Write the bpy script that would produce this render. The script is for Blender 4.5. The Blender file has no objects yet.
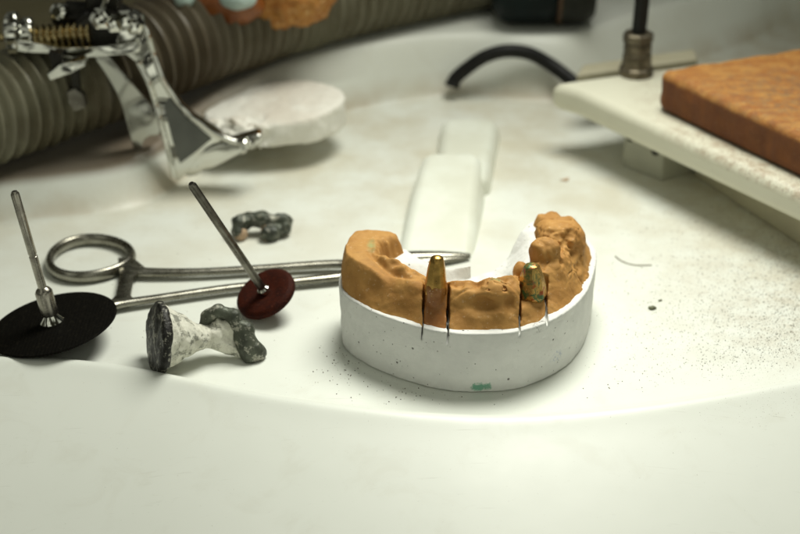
import bpy, bmesh, math, random
import numpy as np
import openvdb
from mathutils import Vector, Matrix
random.seed(7)
FIELD = [False]
S = 0.01                       # the script is written in centimetres
C = bpy.context.scene.collection
# ------------------------------------------------------------------ camera geometry
PI_, D_, F_ = math.radians(27), 52.0, 50/22.3*800
cp, sp = math.cos(PI_), math.sin(PI_)
def ray(px, py):
    u, v = px-400, 267-py
    return u, F_*cp+v*sp, -F_*sp+v*cp
def P(px, py, z=0.0):          # point on the level z
    d = ray(px, py); t = (D_*sp-z)/-d[2]
    return (d[0]*t, d[1]*t-D_*cp, z)
def Y(px, py, y):              # point on the upright plane y
    d = ray(px, py); t = (y+D_*cp)/d[1]
    return (d[0]*t, y, D_*sp+d[2]*t)
V = lambda *a: Vector(a[0] if len(a) == 1 else a)
# ------------------------------------------------------------------ tagging
def tag(o, label=None, cat=None, group=None, kind=None):
    for k, v in (('label', label), ('category', cat), ('group', group), ('kind', kind)):
        if v: o[k] = v
    return o
def thing(name, loc, label, cat, group=None):
    o = bpy.data.objects.new(name, None); C.objects.link(o)
    o.location = V(loc)*S; o.empty_display_size = .01
    return tag(o, label, cat, group)
def link(name, verts, faces, mat, parent=None, smooth=True, org=None):
    """verts in world cm; a top-level mesh gets its origin at org"""
    if org is None:
        org = parent_loc(parent) if parent else (0, 0, 0)
    v = (np.asarray(verts, dtype=np.float64)-np.asarray(org))*S
    me = bpy.data.meshes.new(name); me.from_pydata(v.tolist(), [], [list(map(int, f)) for f in faces])
    me.validate(); me.update()
    bm = bmesh.new(); bm.from_mesh(me); bmesh.ops.recalc_face_normals(bm, faces=bm.faces); bm.to_mesh(me); bm.free()
    if smooth: me.polygons.foreach_set('use_smooth', [True]*len(me.polygons))
    me.materials.append(mat)
    if smooth and not FIELD[0]: me.set_sharp_from_angle(angle=math.radians(38))
    o = bpy.data.objects.new(name, me); C.objects.link(o)
    if parent: o.parent = parent
    else: o.location = V(org)*S
    if parent:
        # children sit at their thing's base, so local = world - base
        pl = parent_loc(parent); root = parent
        if parent.parent: pass
    return o
def parent_loc(p):
    q = Vector((0, 0, 0))
    while p: q = q+p.location; p = p.parent
    return tuple(q/S)
# ------------------------------------------------------------------ mesh builders (return verts, faces)
def join(*ms):
    vs, fs = [], []
    for v, f in ms:
        o = len(vs); vs += [tuple(a) for a in v]; fs += [[i+o for i in g] for g in f]
    return vs, fs
def frame(d):
    d = V(d).normalized(); a = Vector((0, 0, 1)) if abs(d.z) < .9 else Vector((1, 0, 0))
    x = d.cross(a).normalized(); y = d.cross(x).normalized(); return x, y, d
def lathe(p0, axis, prof, n=32, xd=None):
    """prof: list of (along, radius)"""
    x, y, d = frame(axis)
    vs, fs = [], []
    for a, r in prof:
        for k in range(n):
            t = 2*math.pi*k/n
            vs.append(V(p0)+d*a+(x*math.cos(t)+y*math.sin(t))*max(r, 1e-4))
    for i in range(len(prof)-1):
        for k in range(n):
            fs.append([i*n+k, i*n+(k+1) % n, (i+1)*n+(k+1) % n, (i+1)*n+k])
    fs.append(list(range(n))[::-1]); fs.append([(len(prof)-1)*n+k for k in range(n)])
    return vs, fs
def smoothpts(pts, n=8, closed=False):
    P_ = [np.array(p, float) for p in pts]; out = []; m = len(P_)
    for i in range(m if closed else m-1):
        if closed: a, b, c, d = P_[(i-1) % m], P_[i], P_[(i+1) % m], P_[(i+2) % m]
        else: a, b, c, d = P_[max(i-1, 0)], P_[i], P_[i+1], P_[min(i+2, m-1)]
        for k in range(n):
            t = k/n
            out.append(.5*((2*b)+(-a+c)*t+(2*a-5*b+4*c-d)*t*t+(-a+3*b-3*c+d)*t**3))
    if not closed: out.append(P_[-1])
    return out
def tube(pts, rad, n=16, flat=1.0, closed=False, up=(0, 0, 1)):
    """rad: number or list; flat: height over width"""
    m = len(pts); vs, fs = [], []
    for i, p in enumerate(pts):
        a = pts[(i-1) % m] if closed else pts[max(i-1, 0)]; b = pts[(i+1) % m] if closed else pts[min(i+1, m-1)]
        d = (V(b)-V(a)).normalized(); u = V(up)
        x = d.cross(u)
        if x.length < 1e-3: x = d.cross(Vector((0, 1, 0)))
        x.normalize(); y = x.cross(d).normalized()
        r = rad[i] if hasattr(rad, '__len__') else rad
        f = flat[i] if hasattr(flat, '__len__') else flat
        for k in range(n):
            t = 2*math.pi*k/n
            vs.append(V(p)+x*math.cos(t)*r+y*math.sin(t)*r*f)
    for i in range(m if closed else m-1):
        for k in range(n):
            j = (i+1) % m
            fs.append([i*n+k, i*n+(k+1) % n, j*n+(k+1) % n, j*n+k])
    if not closed:
        fs.append(list(range(n))[::-1]); fs.append([(m-1)*n+k for k in range(n)])
    return vs, fs
def prism(poly, ext):
    """poly: 3-D points in order, ext: extrusion vector"""
    n = len(poly); e = V(ext)
    vs = [V(p) for p in poly]+[V(p)+e for p in poly]
    fs = [list(range(n))[::-1], list(range(n, 2*n))]+[[i, (i+1) % n, n+(i+1) % n, n+i] for i in range(n)]
    return vs, fs
def bevel(vf, w, seg=3, ang=30):
    me = bpy.data.meshes.new('t'); me.from_pydata([tuple(v) for v in vf[0]], [], vf[1])
    bm = bmesh.new(); bm.from_mesh(me); bmesh.ops.recalc_face_normals(bm, faces=bm.faces)
    es = [e for e in bm.edges if len(e.link_faces) == 2 and e.calc_face_angle() > math.radians(ang)]
    bmesh.ops.bevel(bm, geom=es, offset=w, segments=seg, profile=.5, affect='EDGES', clamp_overlap=True)
    bmesh.ops.triangulate(bm, faces=[f for f in bm.faces if len(f.verts) > 4])
    vs = [tuple(v.co) for v in bm.verts]; fs = [[v.index for v in f.verts] for f in bm.faces]
    bm.free(); bpy.data.meshes.remove(me); return vs, fs
def inset(pts, r):
    c = np.mean([np.array(p[:2], float) for p in pts], 0); n = len(pts); out = []
    for i in range(n):
        a, b, d = [np.array(pts[j % n][:2], float) for j in (i-1, i, i+1)]
        u = (a-b)/np.linalg.norm(a-b); v = (d-b)/np.linalg.norm(d-b); w = u+v; w /= np.linalg.norm(w)
        sn = math.sqrt(max((1-float(u.dot(v)))/2, .05)); out.append(tuple(b+w*r/sn))
    return out
def wn(o):
    m = o.modifiers.new('WeightedNormal', 'WEIGHTED_NORMAL'); m.keep_sharp = True; return o
# ------------------------------------------------------------------ distance fields
_T = np.random.RandomState(3).rand(32, 32, 32).astype(np.float32)
def noise(x, y, z, f, seed=0):
    x = x*f+seed*7.3; y = y*f+seed*3.1; z = z*f+seed*5.7
    xi, yi, zi = np.floor(x).astype(int), np.floor(y).astype(int), np.floor(z).astype(int)
    a, b, c = x-xi, y-yi, z-zi
    a, b, c = a*a*(3-2*a), b*b*(3-2*b), c*c*(3-2*c)
    r = 0
    for i in (0, 1):
        for j in (0, 1):
            for k in (0, 1):
                r = r+_T[(xi+i) & 31, (yi+j) & 31, (zi+k) & 31]*(a if i else 1-a)*(b if j else 1-b)*(c if k else 1-c)
    return r*2-1
def fbm(x, y, z, f, o=3, seed=0):
    r, a = 0, 1
    for i in range(o): r = r+a*noise(x, y, z, f*2.03**i, seed+i); a *= .5
    return r
def smin(a, b, k):
    h = np.clip(.5+.5*(b-a)/k, 0, 1); return b*(1-h)+a*h-k*h*(1-h)
def smax(a, b, k): return -smin(-a, -b, k)
def sstep(a, b, x):
    t = np.clip((x-a)/(b-a), 0, 1); return t*t*(3-2*t)
def capsule(x, y, z, a, b, ra, rb=None):
    a, b = np.array(a, float), np.array(b, float); rb = ra if rb is None else rb
    d = b-a; h = np.clip(((x-a[0])*d[0]+(y-a[1])*d[1]+(z-a[2])*d[2])/d.dot(d), 0, 1)
    return np.sqrt((x-a[0]-h*d[0])**2+(y-a[1]-h*d[1])**2+(z-a[2]-h*d[2])**2)-(ra+(rb-ra)*h)
def ellip(x, y, z, c, r):
    q = np.sqrt(((x-c[0])/r[0])**2+((y-c[1])/r[1])**2+((z-c[2])/r[2])**2)
    return (q-1)*min(r)
def polydist(x, y, pts, closed=True):
    pts = [np.array(p[:2], float) for p in pts]; n = len(pts)
    d = np.full(x.shape, 1e9); ins = np.zeros(x.shape, bool)
    for i in range(n if closed else n-1):
        a, b = pts[i], pts[(i+1) % n]; e = b-a
        h = np.clip(((x-a[0])*e[0]+(y-a[1])*e[1])/max(e.dot(e), 1e-12), 0, 1)
        d = np.minimum(d, (x-a[0]-h*e[0])**2+(y-a[1]-h*e[1])**2)
        if closed and a[1] != b[1]:
            c = ((a[1] > y) != (b[1] > y)) & (x < (b[0]-a[0])*(y-a[1])/(b[1]-a[1])+a[0]); ins ^= c
    d = np.sqrt(d); return np.where(ins, -d, d) if closed else d
def extr(d2, z, z0, z1, r):
    qx = d2+r; qz = np.abs(z-(z0+z1)/2)-(z1-z0)/2+r
    return np.minimum(np.maximum(qx, qz), 0)+np.sqrt(np.maximum(qx, 0)**2+np.maximum(qz, 0)**2)-r
def sdf(name, f, lo, hi, vs, mat, parent=None, disp=None, org=None):
    lo, hi = np.array(lo, float), np.array(hi, float)
    n = np.ceil((hi-lo)/vs).astype(int)+1
    ax = [lo[i]+np.arange(n[i])*vs for i in range(3)]
    X, Yy, Z = np.meshgrid(*ax, indexing='ij')
    v = f(X, Yy, Z)
    if disp is not None:
        m = np.abs(v) < .3
        v[m] += disp(X[m], Yy[m], Z[m])
    v[0], v[-1], v[:, 0], v[:, -1], v[:, :, 0], v[:, :, -1] = [np.maximum(a, vs*.5) for a in (v[0], v[-1], v[:, 0], v[:, -1], v[:, :, 0], v[:, :, -1])]
    g = openvdb.FloatGrid(1.0); g.copyFromArray(np.clip(v, -1, 1).astype(np.float32))
    p, q = g.convertToQuads(isovalue=0.0)
    FIELD[0] = True; o = link(name, lo+p*vs, q, mat, parent, True, org); FIELD[0] = False; return o
# ------------------------------------------------------------------ materials
class N:
    """small node builder; coordinates are centimetres of the scene"""
    def __init__(s, name, org=(0, 0, 0)):
        s.m = bpy.data.materials.new(name); s.m.use_nodes = True; s.t = s.m.node_tree
        s.b = s.t.nodes['Principled BSDF']
        tc = s.new('ShaderNodeTexCoord'); mp = s.new('ShaderNodeMapping')
        s.lk(tc.outputs['Object'], mp.inputs[0]); mp.inputs['Scale'].default_value = (100,)*3
        mp.inputs['Location'].default_value = org; s.co = mp.outputs[0]
        sx = s.new('ShaderNodeSeparateXYZ'); s.lk(s.co, sx.inputs[0]); s.x, s.y, s.z = sx.outputs
    def new(s, t): return s.t.nodes.new(t)
    def lk(s, a, b): s.t.links.new(a, b)
    def put(s, sock, v):
        if isinstance(v, bpy.types.NodeSocket): s.lk(v, sock)
        else: sock.default_value = (tuple(v)+(1,))[:4] if (hasattr(v, '__len__') and sock.type == 'RGBA') else v
    def math(s, op, a, b=0.0, c=None):
        n = s.new('ShaderNodeMath'); n.operation = op; s.put(n.inputs[0], a); s.put(n.inputs[1], b)
        if c is not None: s.put(n.inputs[2], c)
        return n.outputs[0]
    def noise(s, sc, det=4, rough=.55, dist=0, off=0, stretch=None):
        n = s.new('ShaderNodeTexNoise'); n.inputs['Scale'].default_value = sc; n.inputs['Detail'].default_value = det
        n.inputs['Roughness'].default_value = rough; n.inputs['Distortion'].default_value = dist
        mp = s.new('ShaderNodeMapping'); mp.inputs['Location'].default_value = (off, off*1.3, off*.7)
        if stretch: mp.inputs['Scale'].default_value = stretch
        s.lk(s.co, mp.inputs[0]); s.lk(mp.outputs[0], n.inputs['Vector']); return n.outputs['Fac']
    def vor(s, sc, rnd=1.0, off=0):
        n = s.new('ShaderNodeTexVoronoi'); n.inputs['Scale'].default_value = sc; n.inputs['Randomness'].default_value = rnd
        mp = s.new('ShaderNodeMapping'); mp.inputs['Location'].default_value = (off, off*1.7, off*.3)
        s.lk(s.co, mp.inputs[0]); s.lk(mp.outputs[0], n.inputs['Vector']); return n.outputs['Distance'], n.outputs['Color']
    def step(s, v, a, b):          # 0 below a, 1 above b
        n = s.new('ShaderNodeMapRange'); n.interpolation_type = 'SMOOTHSTEP' if a < b else 'LINEAR'
        s.put(n.inputs['Value'], v); n.inputs['From Min'].default_value = a; n.inputs['From Max'].default_value = b
        return n.outputs[0]
    def mix(s, f, a, b):
        n = s.new('ShaderNodeMix'); n.data_type = 'RGBA'; s.put(n.inputs[0], f); s.put(n.inputs[6], a); s.put(n.inputs[7], b); return n.outputs[2]
    def mul(s, *a):
        r = a[0]
        for b in a[1:]: r = s.math('MULTIPLY', r, b)
        return r
    def near(s, p, r, soft=.5, sq=(1, 1, 1)):    # 1 close to the point p
        mp = s.new('ShaderNodeVectorMath'); mp.operation = 'SUBTRACT'; s.lk(s.co, mp.inputs[0]); mp.inputs[1].default_value = p
        m2 = s.new('ShaderNodeVectorMath'); m2.operation = 'MULTIPLY'; s.lk(mp.outputs[0], m2.inputs[0]); m2.inputs[1].default_value = sq
        l = s.new('ShaderNodeVectorMath'); l.operation = 'LENGTH'; s.lk(m2.outputs[0], l.inputs[0])
        return s.step(l.outputs['Value'], r, r*(1-soft))
    def bump(s, h, strength=.3, dist=.02):
        n = s.new('ShaderNodeBump'); n.inputs['Strength'].default_value = strength; n.inputs['Distance'].default_value = dist*S
        s.put(n.inputs['Height'], h)
        if s.b.inputs['Normal'].is_linked: s.lk(s.b.inputs['Normal'].links[0].from_socket, n.inputs['Normal'])
        s.lk(n.outputs[0], s.b.inputs['Normal'])
    def set(s, col=None, rough=None, metal=None, **k):
        if col is not None: s.put(s.b.inputs['Base Color'], col)
        if rough is not None: s.put(s.b.inputs['Roughness'], rough)
        if metal is not None: s.put(s.b.inputs['Metallic'], metal)
        for a, v in k.items(): s.put(s.b.inputs[a.replace('_', ' ')], v)
        return s.m
def simple(name, c1, c2=None, sc=3, rough=.5, metal=0, bs=.2, bd=.02, bsc=None, **k):
    n = N(name); c2 = c2 or tuple(v*.75 for v in c1)
    nz = n.noise(sc, 5); col = n.mix(n.step(nz, .35, .65), c1, c2)
    r = n.math('MULTIPLY_ADD', n.noise(sc*2.3, 4, off=3), .25, rough-.12)
    n.bump(n.noise(bsc or sc*6, 5, off=9), bs, bd)
    return n.set(col, r, metal, **k)
# ================================================================== WORKTOP
def interp(pts, xs):
    pts = sorted(pts); px = [p[0] for p in pts]
    out = []
    for j in range(1, len(pts[0])):
        v = np.interp(xs, px, [p[j] for p in pts]); out.append(v)
    return out
def blur(a, k):
    w = np.hanning(2*k+3)[1:-1]; w /= w.sum(); b = np.concatenate([np.full(k, a[0]), a, np.full(k, a[-1])]); return np.convolve(b, w, 'valid')
RIDGE_PX = [(-200, 372), (-60, 359), (0, 358), (60, 360), (100, 364), (150, 372), (200, 383), (260, 395), (330, 405), (400, 413), (470, 418), (540, 417), (600, 412), (660, 405), (720, 396), (800, 382), (950, 350)]
BASE_PX = [(-200, 240), (0, 222), (100, 213), (150, 205), (172, 189), (205, 166), (240, 150), (300, 127), (355, 108), (405, 99), (450, 94), (520, 99), (560, 103), (600, 92), (680, 64), (735, 47), (775, 27), (800, 5)]
TOP_PX = [(-200, 195, 1.1), (0, 182, 1.1), (100, 170, 1.1), (140, 158, 1.2), (175, 128, 1.4), (205, 98, 1.7), (270, 68, 1.9), (330, 51, 1.95), (400, 40, 2.0), (445, 34, 2.0), (480, 33, 2.0), (520, 38, 2.0), (570, 36, 2.0), (600, 27, 2.0), (640, 12, 2.0), (700, -5, 2.0), (800, -25, 2.0)]
RH = .34
def worktop():
    xs = np.arange(-34, 36, .12)
    yr = blur(interp([P(a, b, RH)[:2] for a, b in RIDGE_PX], xs)[0], 10)
    yb = blur(interp([P(a, b, 0)[:2] for a, b in BASE_PX], xs)[0], 9)
    yt, zt = interp([P(a, b, z) for a, b, z in TOP_PX], xs)
    yt = blur(yt, 9); zt = blur(zt, 9); yt = np.maximum(yt, yb+.35)
    cols = []
    for d in np.concatenate([np.linspace(-26, -2, 12), np.linspace(-1.8, 1.4, 44)]):
        if d < 0: z = RH-.40*(-d)*(1-math.exp(d/.16))-.004*min(-d, 9)**2-max(-d-9, 0)*.07
        else: k = min(d/.75, 1); z = RH*(1-k)**2*(1+2*k)
        cols.append((yr+d, np.full_like(xs, z)))
    for t in np.linspace(.03, .97, 30): cols.append((yr+1.4+(yb-.8-yr-1.4)*t, 0*xs))
    for t in np.linspace(0, 1, 26):      # cove, wall face, rounded edge
        y = yb-.8+(yt+.7-yb+.8)*t
        w = (yt+1.5-yb); k = np.clip((y-(yb-.35))/(yt+.25-(yb-.35)), 0, 1)
        z = zt*(k*k*(3-2*k))
        cols.append((y, z))
    for d in (1.5, 3, 5, 9, 15, 25, 45): cols.append((yt+d, zt+.0*xs))
    n, m = len(cols), len(xs)
    vs = [(xs[j], cols[i][0][j], cols[i][1][j]) for i in range(n) for j in range(m)]
    fs = [[i*m+j, i*m+j+1, (i+1)*m+j+1, (i+1)*m+j] for i in range(n-1) for j in range(m-1)]
    N_ = N('white_worktop_plastic'); a = N_
    # brown polishing dust: on the ledge (mixed with painted hose shade), in the cove and over the back of the pan
    back = a.step(a.y, -5.0, 8.0); right = a.step(a.x, 5.5, 11.5)
    dust = a.mul(back, a.math('MULTIPLY_ADD', a.step(a.z, .9, .2), .85, .15), a.step(a.noise(.35, 5, .6), .32, .68))
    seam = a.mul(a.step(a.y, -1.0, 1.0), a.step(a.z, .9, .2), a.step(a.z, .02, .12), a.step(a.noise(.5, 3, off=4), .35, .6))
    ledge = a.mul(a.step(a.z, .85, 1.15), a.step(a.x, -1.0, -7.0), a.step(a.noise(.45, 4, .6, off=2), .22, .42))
    base = a.mix(a.noise(.25, 3), (.72, .745, .68), (.76, .78, .72))
    base = a.mix(a.mul(dust, .62), base, (.50, .44, .30))
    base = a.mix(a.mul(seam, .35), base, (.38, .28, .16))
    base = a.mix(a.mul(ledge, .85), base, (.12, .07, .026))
    base = a.mix(a.mul(a.step(a.y, 12, 13.5), a.step(a.x, -4, -7), .9), base, (.20, .17, .085))
    # fine dark specks, thicker to the right and the back
    for sc, thr, amt, off in ((9, .13, .5, 0), (17, .2, .45, 5), (5, .07, .7, 8)):
        d, c = a.vor(sc, 1, off)
        dens = a.math('ADD', a.mul(right, .9), a.mul(back, .35)); dens = a.math('ADD', dens, .04)
        dens = a.mul(dens, a.step(a.z, -.2, 0.0))
        keep = a.math('LESS_THAN', a.noise(sc*1.7, 2, off=off+3), a.math('MULTIPLY_ADD', dens, .30, .33))
        base = a.mix(a.mul(a.step(d, thr, thr*.6), keep, amt), base, (.16, .12, .08))
    # faint scuffs
    sc_ = a.mul(a.step(a.noise(1.1, 6, .7, 1.5, off=20, stretch=(1, 3, 1)), .62, .75), .16)
    base = a.mix(sc_, base, (.45, .44, .36))
    smear = a.mul(a.step(a.noise(.7, 6, .65, .6, off=41), .52, .72), .13)
    base = a.mix(smear, base, (.50, .47, .36))
    for rot, o_ in ((.5, 50), (-.9, 60), (1.9, 70)):
        mp = a.new('ShaderNodeMapping'); mp.inputs['Rotation'].default_value = (0, 0, rot); mp.inputs['Scale'].default_value = (.25, 9, 1); mp.inputs['Location'].default_value = (o_, 0, 0)
        a.lk(a.co, mp.inputs[0]); t = a.new('ShaderNodeTexNoise'); t.inputs['Scale'].default_value = 1.6; t.inputs['Detail'].default_value = 3; a.lk(mp.outputs[0], t.inputs['Vector'])
        ln = a.mul(a.step(t.outputs['Fac'], .70, .74), a.step(a.noise(.8, 3, off=o_), .5, .6)); base = a.mix(a.mul(ln, .30), base, (.42, .41, .34))
    hz = a.mul(a.step(a.x, 4.5, 12), a.step(a.y, -7.5, -3.5), a.step(a.noise(1.3, 6, .75, off=80), .35, .65), .42)
    base = a.mix(a.mul(hz, a.step(a.z, .25, .05)), base, (.42, .34, .22))
    a.bump(a.noise(30, 4), .06, .01); a.bump(a.noise(.8, 2, off=7), .1, .05)
    mt = a.set(base, a.math('MULTIPLY_ADD', a.noise(1.2, 4, off=11), .22, .3), 0)
    a.put(a.b.inputs['Specular IOR Level'], .45)
    o = link('worktop', vs, fs, mt); tag(o, kind='structure'); return o
worktop()
# two-step moulded block behind the model
def polyext(name, px, z0, z1, r, mat, parent, taper=0.0, vs=.05, ys=None, sl=0.0):
    pts = [P(a, b, z1) for a, b in px]
    ar = np.array(pts); lo = ar.min(0)-.25; hi = ar.max(0)+.25
    def f(x, y, z):
        d = (polydist(x[:, :, 0], y[:, :, 0], inset(pts, .4))-.4)[:, :, None]
        if ys is not None: z = z+.5*((ys-y)+np.sqrt((ys-y)**2+.5))*sl
        return extr(d+taper*(z-z1), z, z0, z1, r)
    return sdf(name, f, (lo[0], lo[1], z0-.1), (hi[0], hi[1], z1+.1), vs, mat, parent)
wp = simple('white_moulded_plastic', (.74, .765, .68), (.66, .67, .57), .5, .36, 0, .04, .01)
bl = thing('plastic_block', P(440, 190), 'white moulded plastic block in two rounded steps behind the dental model', 'block')
polyext('lower_step', [(437, 178), (444, 117), (497, 118), (486, 178)], -.15, .6, .26, wp, bl, .25)
polyext('upper_step', [(397, 232), (425, 151), (480, 151), (473, 232)], -.15, .95, .28, wp, bl, .25, .05, P(452, 178, .95)[1], .24)
# ================================================================== DENTAL MODEL
OUTER = [(-.9, -2.75), (-1.42, -3.1), (-1.58, -4.1), (-1.45, -4.9), (-.8, -5.78), (0, -6.42), (1.0, -6.96), (2, -7.1), (3.07, -6.9), (4.12, -6.07), (4.8, -4.95), (5.2, -3.5), (5.32, -2.3), (5.0, -1.5)]
INNER = [(4.3, -1.25), (3.75, -1.55), (3.1, -2.4), (2.4, -3.2), (1.4, -3.6), (.5, -3.5), (-.1, -2.9)]
ring = smoothpts(OUTER+INNER, 6, True); outer = ring[:6*len(OUTER)-5]
BT = 1.75
mo = thing('dental_model', (1.9, -4.6, 0), 'white plaster dental model with tan gum arch and two gold implant posts', 'dental model')
MX = (-1.95, -7.4, 0); MH = (5.7, -.9, 4.0)
def phi(x, y):
    a = np.degrees(np.arctan2(-(y+3.5), -(x-1.9))); return np.where(a < -90, a+360, a)
def maps(x, y):
    x2, y2 = x[:, :, 0], y[:, :, 0]
    return -polydist(x2, y2, ring), polydist(x2, y2, outer, False), phi(x2, y2)
def base_f(x, y, z):
    ins, ro, ph = maps(x, y)
    # level rim, a shallow bowl inside, lingual flank climbing to the right heel
    top = BT-.28*sstep(1.4, 2.4, ro)+.0*ro
    top = top+.48*sstep(135, 165, ph)*sstep(.25, 1.1, ro)*sstep(2.7, 1.7, ro)+.35*sstep(40, 10, ph)*sstep(.5, 1.0, ro)
    top = top+.05*fbm(x[:, :, 0], y[:, :, 0], 0*ro, 1.5, 3, 5)*sstep(.3, .8, ro)
    lean = (z-.9)*.035
    d = -(ins[:, :, None])-lean*1.0
    d = smax(d, (z-top[:, :, None])*.9, .04)
    d = smax(d, -z+.0, .06)
    for xx in (.57, 1.21, 3.01, 3.74):
        cut = np.maximum(np.maximum(np.abs(x-xx-(z-1.75)*.06)-.027, 1.36-z if xx < 2 else 1.6-z), np.maximum(y+5.6, -20-y))
        d = np.maximum(d, -cut)
    nick = capsule(x, y, z, (.85, -7.0, 0), (1.1, -7.02, .03), .07, .05); d = smax(d, -nick, .03)
    return d
def base_d(x, y, z): return .012*fbm(x, y, z, 3, 3, 2)+.006*noise(x, y, z, 14, 4)
pl = N('cast_plaster', (1.9, -4.6, 0)); a = pl
c = a.mix(a.step(a.noise(1.3, 5), .35, .7), (.73, .735, .70), (.66, .665, .635))
hd, hc = a.vor(3.6, 1, 2); h2, _ = a.vor(7.5, 1, 6)
side = a.step(a.z, 1.72, 1.66)
hole = a.mul(a.step(hd, .13, .08), a.math('LESS_THAN', a.noise(2.9, 2, off=14), .47))
hole2 = a.mul(a.step(h2, .14, .09), a.math('LESS_THAN', a.noise(5.3, 2, off=24), .43))
holes = a.math('MAXIMUM', hole, hole2)
c = a.mix(a.mul(holes, .85), c, (.09, .08, .07))
c = a.mix(a.mul(a.step(a.math('ADD', a.near((2.05, -7.0, .18), .8, .98, (1, 1, 2.2)), a.noise(4, 6, .85, .5, off=3)), 1.12, 1.3), .8), c, (.03, .30, .17))
c = a.mix(a.mul(a.near((4.0, -6.1, .55), .3, .9, (1, 1, 1)), a.step(a.noise(9, 5, .7, 1, off=8), .52, .6), .7), c, (.12, .2, .42))
c = a.mix(a.mul(a.near((3.5, -6.5, 1.76), .35, .7), a.step(a.noise(7, 5, .7, 1, off=9), .55, .62), .8), c, (.12, .10, .08))
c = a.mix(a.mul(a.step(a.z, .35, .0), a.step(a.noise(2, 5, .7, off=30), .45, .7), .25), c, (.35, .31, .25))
a.bump(a.noise(22, 6, .65), .35, .025); a.bump(a.noise(6, 5, .7, off=3, stretch=(1, 1, 5)), .3, .03); a.bump(a.math('SUBTRACT', 1.0, holes), .8, .04)
plaster = a.set(c, .82, 0)
sdf('plaster_base', base_f, MX, MH, .032, plaster, mo, base_d)
HP = [-60, -12, 15, 35, 55, 70, 85, 100, 112, 124, 135, 150, 165, 185, 215]
HV = [2.4, 2.62, 2.68, 2.64, 2.5, 2.45, 2.66, 2.74, 2.66, 2.45, 2.6, 2.68, 2.72, 2.72, 2.55]
def gum_top(x2, y2, ins, ro, ph):
    H = np.interp(ph, HP, HV)
    r0 = np.interp(ph, [0, 40, 60, 125, 150, 180], [-.10, -.08, -.03, .0, -.05, .02])
    r0 = r0+.04*noise(x2, y2, 0*x2, 2.2, 3)
    rr = np.interp(ph, [0, 15, 45, 70, 125, 150, 180], [.12, .22, .8, .95, 1.0, .95, .75])
    k = np.clip((ro-r0)/(rr-r0), 0, 1); s = .55*k**1.0*(1-k)*.7+k*k*(3-2*k)
    s = np.clip(s, 0, 1)
    fall = sstep(1.75, 1.2, ro+.35*sstep(40, 15, ph))
    z = BT-.12+(H-BT+.12)*np.where(ro < rr, s, 1)*fall
    # vestibular undulation: root bulges and hollows
    z = z+.17*np.sin(np.radians(ph*7.5+40))*np.exp(-((ro-.55)/.25)**2)*sstep(40, 60, ph)
    # furrow outside the crest of the left arm, raised crest
    z = z-.12*np.exp(-((ro-.80)/.09)**2)*sstep(62, 45, ph)*sstep(8, 26, ph)+.06*np.exp(-((ro-1.05)/.15)**2)*sstep(70, 40, ph)*sstep(0,25,ph)
    z = z-.16*np.exp(-((ro-.62)/.16)**2-((ph-38)/9)**2)
    end = sstep(.0, .16, ins)
    back = np.where((ph < 5) | (ph > 175), end, 1)
    z = BT-.12+(z-BT+.12)*back
    # crumbled sockets on the crest of the front
    crest = np.exp(-((ro-1.0)/.22)**2)
    z = z+crest*(.09*noise(x2, y2, 0*x2, 3.2, 9)+.09*noise(x2, y2, 0*x2, 7, 11))
    for cx, cy, r, dd in ((1.55, -5.98, .13, .16), (2.0, -6.02, .18, .2), (2.35, -6.05, .1, .14), (2.62, -5.9, .12, .14), (1.3, -5.9, .1, .1)):
        z = z-dd*np.exp(-(((x2-cx)**2+(y2-cy)**2)/(r*r)))
    return z
def gum_field(x, y, z):
    ins, ro, ph = maps(x, y); x2, y2 = x[:, :, 0], y[:, :, 0]
    zt = gum_top(x2, y2, ins, ro, ph)
    gx = np.gradient(zt, x2[1, 0]-x2[0, 0], axis=0); gy = np.gradient(zt, y2[0, 1]-y2[0, 0], axis=1)
    sl = np.sqrt(1+np.minimum(gx*gx+gy*gy, 9))
    d = (z-zt[:, :, None])/sl[:, :, None]
    return d, ins, ro, ph
tA = Y(545, 247, -4.55); tB = Y(562, 226, -3.5); tC = Y(556, 222, -2.9); tD = Y(521, 253, -4.6); tE = Y(575, 236, -3.3)
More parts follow.
